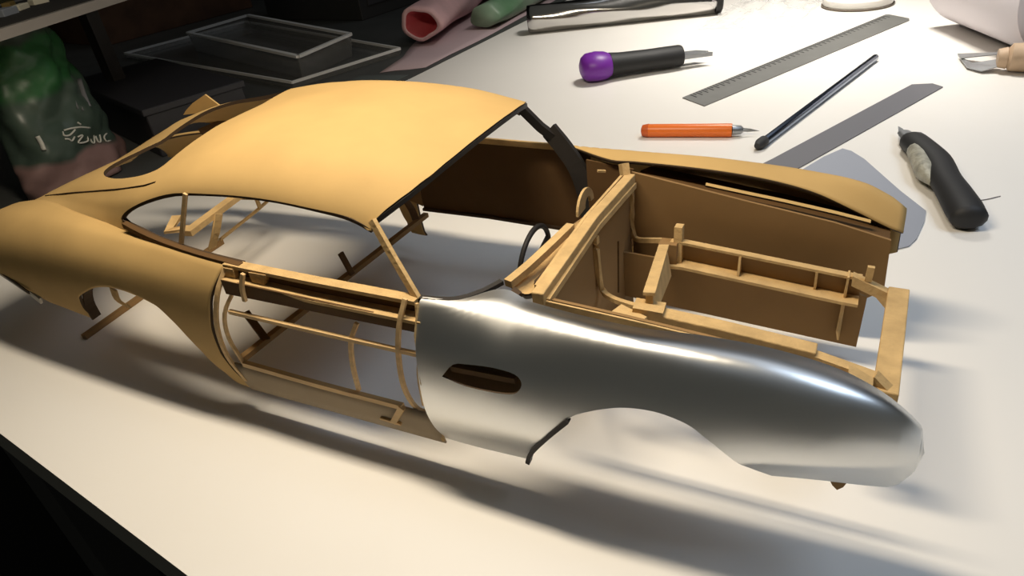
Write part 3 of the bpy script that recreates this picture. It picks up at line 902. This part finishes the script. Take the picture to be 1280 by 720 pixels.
def hull_tube(name, a, b, ra, rb, mt, flat, seed, parent=None, n=28, m=26, open_end=False, amp=0.12):
    """wrinkled paper or plastic tube"""
    rnd = random.Random(seed)
    a, b = Vector(a), Vector(b); d = b - a; t = d.normalized()
    side = t.cross(Vector((0, 0, 1))).normalized(); u = side.cross(t)
    ph = [rnd.uniform(0, 6) for _ in range(8)]
    bm = bmesh.new(); rings = []
    for i in range(m):
        s_ = i / (m - 1); c = a + d * s_
        rr = lerp(ra, rb, s_)
        ring = []
        for k in range(n):
            th = 2 * math.pi * k / n
            w = 1 + amp * (math.sin(3 * th + ph[0] + 5 * s_) * 0.5 + math.sin(5 * th + ph[1] - 9 * s_) * 0.4 + math.sin(17 * s_ + ph[2] + 2 * th) * 0.35)
            ring.append(bm.verts.new(c + side * math.cos(th) * rr * w + u * math.sin(th) * rr * flat * w))
        rings.append(ring)
    for p, q in zip(rings, rings[1:]):
        for k in range(n): bm.faces.new((p[k], p[(k + 1) % n], q[(k + 1) % n], q[k]))
    if open_end:
        inn = [bm.verts.new(a + (v.co - a) * 0.78) for v in rings[0]]
        dp = [bm.verts.new(a + d * 0.12 + (v.co - a) * 0.5) for v in rings[0]]
        for k in range(n):
            bm.faces.new((rings[0][k], inn[k], inn[(k + 1) % n], rings[0][(k + 1) % n]))
            f = bm.faces.new((inn[k], dp[k], dp[(k + 1) % n], inn[(k + 1) % n])); f.material_index = 1
        f = bm.faces.new(dp); f.material_index = 1
    else:
        bm.faces.new(rings[0][::-1])
    bm.faces.new(rings[-1])
    return from_bm(name, bm, mt, parent, smooth=True)

PINK = mat('pink_paper', (0.66, 0.42, 0.43), 0.7, var=0.2, scale=14, bump=0.3, bscale=60)
REDI = mat('red_inside', (0.45, 0.06, 0.07), 0.6)
tag(hull_tube('pink_packet', (-3850, 6000, CT + 300), (-4750, 9900, CT + 330), 285, 330, [PINK, REDI], 0.8, 3, open_end=True), 'crumpled pink packet rolled up with a red inside, left of the foil roll', 'packet')
bm = bmesh.new()
rows_ = []
for i in range(9):
    y = lerp(4950, 9300, i / 8)
    x1 = lin([(4950, -3170), (6230, -3100), (9300, -3060)], y); x0 = lin([(4950, -3700), (5400, -3780), (6000, -4050), (9300, -5200)], y)
    rows_.append([(lerp(x0, x1, j / 6), y + 260 * (j / 6 - 1) * (1 if i == 0 else 0.3), CT + 6 + 5 * math.sin(i * 1.7 + j)) for j in range(7)])
bm = grid_bm(rows_)
o = from_bm('pink_sheet', bm, mat('pale_pink_paper', (0.50, 0.38, 0.40), 0.75), smooth=True); solidify(o, 4, 1)
tag(o, 'flat pale pink sheet lying under the pink packet', 'paper')
GRN = mat('green_packet_film', (0.06, 0.22, 0.08), 0.4, var=0.5, scale=9, col2=(0.3, 0.4, 0.3))
tag(hull_tube('green_packet', (-3330, 6900, CT + 190), (-3420, 10500, CT + 190), 225, 270, [GRN], 0.72, 9), 'green packet with pale patches, between the pink packet and the foil roll', 'packet')
# grey mat at counter edge
bm = bmesh.new(); plate([(-3900, 3600, CT + 5), (-3290, 3640, CT + 5), (-3200, 4600, CT + 5), (-3900, 4560, CT + 5)], 8, (0, 0, 1), bm=bm)
tag(from_bm('cutting_mat', bm, mat('grey_green_mat', (0.10, 0.115, 0.11), 0.6)), 'grey green mat at the edge of the dark counter behind the roof', 'mat')

# clear storage box on a low tray
CLR = mat('clear_smoky_plastic', (0.30, 0.30, 0.29), 0.12, alpha=0.38)
RIM = mat('frosted_rim', (0.85, 0.85, 0.84), 0.45)
def tub(name, label, cat, corners, z0, z1, wall, rimw, taper=0.96):
    root = empty(name); tag(root, label, cat)
    cx = sum(c[0] for c in corners) / 4; cy = sum(c[1] for c in corners) / 4
    bm = bmesh.new()
    lo = [(cx + (x - cx) * taper, cy + (y - cy) * taper) for x, y in corners]
    n = 4
    for i in range(n):
        a, b = corners[i], corners[(i + 1) % n]; c, d = lo[(i + 1) % n], lo[i]
        nx, ny = (b[1] - a[1]), -(b[0] - a[0]); l = math.hypot(nx, ny)
        plate([(a[0], a[1], z1), (b[0], b[1], z1), (c[0], c[1], z0), (d[0], d[1], z0)], wall, (nx / l, ny / l, 0), bm=bm)
    from_bm('walls', bm, CLR, root)
    bm = bmesh.new(); plate([(x, y, z0 + wall / 2) for x, y in lo], wall, (0, 0, 1), bm=bm); from_bm('base', bm, CLR, root)
    bm = bmesh.new()
    for i in range(n):
        a, b = corners[i], corners[(i + 1) % n]
        sweep(bm, [(a[0], a[1], z1 + 12), (b[0], b[1], z1 + 12)], rimw, 34, bm and (0, 0, 1))
    from_bm('rim', bm, RIM, root)
    return root
tub('storage_tray', 'low clear tray under the storage box on the dark counter', 'tray', [(-3950, 5560), (-4520, 4000), (-9600, 5450), (-9000, 7700)], CT, CT + 70, 20, 22, 0.99)
tub('storage_box', 'open clear plastic storage box with a frosted rim on the tray', 'storage box', [(-8274, 5774), (-4575, 4277), (-4618, 5404), (-8152, 7024)], CT + 22, 400, 18, 60)

def block(name, label, cat, c, sx, sy, z0, z1, rot, mt, extra=None):
    root = empty(name, K((c[0], c[1], z0)), math.radians(rot)); tag(root, label, cat)
    hx, hy, hz = sx / 2 * S, sy / 2 * S, (z1 - z0) * S
    o = box('body', (0, 0, hz / 2), (sx * S, sy * S, hz), mt, root, bevel=0.003, raw=True)
    if extra: extra(root, hx, hy, hz)
    return root
CASE = mat('black_case_plastic', (0.032, 0.032, 0.038), 0.4)
def lid_(root, hx, hy, hz):
    box('lid', (0, 0, hz + 0.003), (hx * 2 + 0.006, hy * 2 + 0.006, 0.008), CASE, root, bevel=0.002, raw=True)
    0 and box('latch', (hx + 0.002, 0, hz - 0.006), (0.006, 0.03, 0.018), mat('grey_latch', (0.12, 0.12, 0.13), 0.4), root, bevel=0.001, raw=True)
block('storage_case', 'low black plastic case with a lid between the green bag and the clear box', 'case', (-5300, 2700), 2500, 1000, CT, 520, -20, CASE, lid_)
def scr(root, hx, hy, hz):
    box('front_panel', (hx + 0.001, 0, hz * 0.55), (0.004, hy * 1.7, hz * 0.7), mat('grey_panel', (0.07, 0.07, 0.075), 0.35), root, bevel=0.001, raw=True)
block('equipment_case', 'dark grey boxy case standing behind the clear storage box', 'case', (-7400, 9300), 2600, 2600, CT, 1150, -8, mat('grey_case', (0.05, 0.05, 0.05), 0.5), scr)
BRN = mat('brown_crate_wood', (0.09, 0.045, 0.025), 0.7, var=0.3, scale=20)
def crate_(root, hx, hy, hz):
    box('top_slat', (hx - 0.01, 0, hz + 0.004), (0.02, hy * 2, 0.008), mat('pale_slat', (0.24, 0.17, 0.10), 0.7), root, raw=True)
    box('top_slat', (-hx + 0.01, 0, hz + 0.004), (0.02, hy * 2, 0.008), bpy.data.materials['pale_slat'], root, raw=True)
block('wooden_crate', 'dark brown wooden crate with pale top slats far back on the counter', 'crate', (-12300, 8200), 2600, 3400, CT, 900, -10, BRN, crate_)
block('cardboard_box', 'olive brown carton at the back, in the shadow under the shelf', 'box', (-13800, 5300), 1800, 1600, CT, 1250, -15, mat('olive_card', (0.10, 0.09, 0.04), 0.8), crate_)

# green plastic bag with writing
bagr = empty('plastic_bag'); tag(bagr, 'green plastic bag with white writing and a pink bottom, standing behind the tail', 'bag')
BAGM = bpy.data.materials.new('printed_bag_film'); BAGM.use_nodes = True
nt = BAGM.node_tree; bs = nt.nodes['Principled BSDF']; bs.inputs['Roughness'].default_value = 0.38
tc = nt.nodes.new('ShaderNodeTexCoord'); sx_ = nt.nodes.new('ShaderNodeSeparateXYZ'); rp = nt.nodes.new('ShaderNodeValToRGB')
mr = nt.nodes.new('ShaderNodeMapRange'); mr.inputs['From Min'].default_value = (CT - ZT) * S; mr.inputs['From Max'].default_value = (1560 - ZT) * S
ns = nt.nodes.new('ShaderNodeTexNoise'); ns.inputs['Scale'].default_value = 14; ad = nt.nodes.new('ShaderNodeMath'); ad.operation = 'MULTIPLY_ADD'; ad.inputs[1].default_value = 0.25
nt.links.new(tc.outputs['Object'], sx_.inputs[0]); nt.links.new(sx_.outputs['Z'], mr.inputs['Value'])
nt.links.new(tc.outputs['Object'], ns.inputs['Vector']); nt.links.new(ns.outputs['Fac'], ad.inputs[0]); nt.links.new(mr.outputs[0], ad.inputs[2])
nt.links.new(ad.outputs[0], rp.inputs[0]); nt.links.new(rp.outputs[0], bs.inputs['Base Color'])
els = rp.color_ramp.elements
els[0].position = 0.0; els[0].color = (0.24, 0.15, 0.14, 1); els[1].position = 1.0; els[1].color = (0.05, 0.07, 0.05, 1)
for p_, c_ in ((0.30, (0.24, 0.15, 0.14, 1)), (0.34, (0.05, 0.075, 0.06, 1)), (0.68, (0.055, 0.085, 0.065, 1)), (0.74, (0.025, 0.11, 0.035, 1)), (0.97, (0.03, 0.13, 0.04, 1))):
    e = els.new(p_); e.color = c_
hb = hull_tube('bag_body', (-4780, 1230, CT), (-4830, 1200, 1530), 620, 480, [BAGM], 0.6, 5, bagr, n=72, m=60, amp=0.1)
rb_ = random.Random(8)
dirs = [(rb_.uniform(-1, 1), rb_.uniform(-1, 1), rb_.uniform(-1, 1), rb_.uniform(0, 6)) for _ in range(14)]
for v in hb.data.vertices:
    c = v.co; q = 0
    for i_, (a_, b_, c_, p_) in enumerate(dirs):
        q += abs(math.sin((a_ * c.x + b_ * c.y + c_ * c.z) * (55 + 9 * i_) + p_)) / (1 + 0.25 * i_)
    ctr = Vector((-4800 * S, 1215 * S, c.z))
    d = (c - ctr); d.z = 0
    if d.length > 0.004:
        v.co += d.normalized() * (0.0035 * (q - 4.2))
LET = mat('white_print', (0.55, 0.55, 0.50), 0.6)

def stroke(name, pts, w, mt, parent):
    bm = bmesh.new(); sweep(bm, cr(pts, 4), w, w * 0.5, up=(0.6, -0.75, 0.3), n=6)
    return from_bm(name, bm, mt, parent, smooth=True)

# shelf across the top left corner with small things on it
sh = empty('wall_shelf'); tag(sh, 'grey shelf board running across the top left corner above the bag', 'shelf')
p1, p2 = Vector((-3734, 581, 1500)), Vector((-4298, 2092, 1500))
sd = (p2 - p1).normalized(); sn = Vector((-sd.y, sd.x, 0))
if sn.x > 0: sn = -sn
A, B = p1 - sd * 1800, p2 + sd * 4200
SHM = mat('grey_shelf_laminate', (0.24, 0.22, 0.20), 0.5)
bm = bmesh.new()
plate([(A.x, A.y, 1537), (B.x, B.y, 1537), (B.x + sn.x * 1500, B.y + sn.y * 1500, 1537), (A.x + sn.x * 1500, A.y + sn.y * 1500, 1537)], 74, (0, 0, 1), bm=bm)
from_bm('board', bm, SHM, sh)
for t_ in (0.05, 0.6):
    q = A.lerp(B, t_) + sn * 1300
    bar('post', [(q.x, q.y, CT), (q.x, q.y, 1502)], 150, 150, mat('dark_post', (0.03, 0.025, 0.02), 0.6), sh, up=(1, 0, 0))
def on_shelf(u, v, z=1574):
    q = p1 + sd * u + sn * v
    return (q.x, q.y, z)
WI = mat('white_eraser', (0.62, 0.58, 0.46), 0.6)
def small_block(label, u, v, l, w, hgt, mt, name, cat, ang=0):
    root = empty(name, K(on_shelf(u, v)), math.atan2(sd.y, sd.x) + ang); tag(root, label, cat)
    box('body', (0, 0, hgt * S / 2), (l * S, w * S, hgt * S), mt, root, bevel=0.0015, raw=True)
    return root

mt_ = mat('dark_shelf_mat', (0.02, 0.018, 0.016), 0.8)
bm = bmesh.new()
q0, q1 = p1 - sd * 1500 + sn * 60, p1 + sd * 3000 + sn * 60
plate([(q0.x, q0.y, 1578), (q1.x, q1.y, 1578), (q1.x + sn.x * 1200, q1.y + sn.y * 1200, 1578), (q0.x + sn.x * 1200, q0.y + sn.y * 1200, 1578)], 7, (0, 0, 1), bm=bm)
tag(from_bm('shelf_liner', bm, mt_), 'dark liner spread on top of the grey shelf board', 'liner')
small_block('long cream white block lying on the shelf in the corner', 1085, 640, 190, 75, 50, WI, 'white_block', 'block', 0.25)
small_block('shorter cream white block on the shelf, right of the long one', 1385, 690, 150, 80, 50, WI, 'white_block', 'block', -0.3)
small_block('blue grey box at the very left of the shelf', 790, 560, 200, 140, 60, mat('blue_grey_card', (0.22, 0.24, 0.28), 0.6), 'small_box', 'box', 0.1)
small_block('yellowish brown block behind the white ones on the shelf', 1280, 900, 160, 70, 60, mat('brass_brown', (0.22, 0.15, 0.05), 0.4), 'wooden_block', 'block', 0.4)

# print on the bag
T = Vector((0.62, -0.72, 0.3)).normalized() * 16
def on_bag(pts): return [Vector(p) + T for p in pts]
W = 17
stroke('white_lettering', on_bag([(-4417, 1096, 625), (-4418, 1168, 618), (-4450, 1270, 590), (-4486, 1367, 545)]), W, LET, bagr)
stroke('white_lettering', on_bag([(-4417, 1080, 620), (-4398, 1068, 590), (-4402, 1110, 575), (-4409, 1154, 585), (-4415, 1190, 600)]), W, LET, bagr)
stroke('white_lettering', on_bag([(-4398, 1060, 562), (-4398, 1090, 548), (-4401, 1112, 524), (-4415, 1158, 545)]), W, LET, bagr)
stroke('white_lettering', on_bag([(-4430, 1190, 530), (-4450, 1250, 520), (-4433, 1172, 480), (-4468, 1280, 455), (-4480, 1300, 500)]), W, LET, bagr)
stroke('white_lettering', on_bag([(-4505, 1330, 490), (-4500, 1330, 420), (-4512, 1360, 412), (-4519, 1382, 470)]), W, LET, bagr)
stroke('white_lettering', on_bag([(-4525, 1400, 455), (-4514, 1395, 400), (-4532, 1430, 392), (-4551, 1458, 445)]), W, LET, bagr)
stroke('white_lettering', on_bag([(-4600, 1560, 420), (-4560, 1495, 410), (-4555, 1495, 365), (-4590, 1560, 350)]), W, LET, bagr)
stroke('white_lettering', on_bag([(-4446, 1255, 640), (-4446, 1275, 612)]), W, LET, bagr)
stroke('white_print', on_bag([(-4388, 850, 665), (-4380, 850, 600), (-4372, 840, 545)]), 42, LET, bagr)
GS = mat('grey_stripe_print', (0.16, 0.16, 0.17), 0.5)
for k_, (u0, u1) in enumerate((((-4700, 1500, 1010), (-4487, 1341, 734)), ((-4740, 1560, 960), (-4497, 1382, 706)), ((-4790, 1640, 900), (-4560, 1480, 700)))):
    a_, b_ = Vector(u0) + T * 1.6, Vector(u1) + T * 1.6
    stroke('grey_stripe', [a_, a_.lerp(b_, 0.5) + T, b_], 16 if k_ < 2 else 60, GS, bagr)
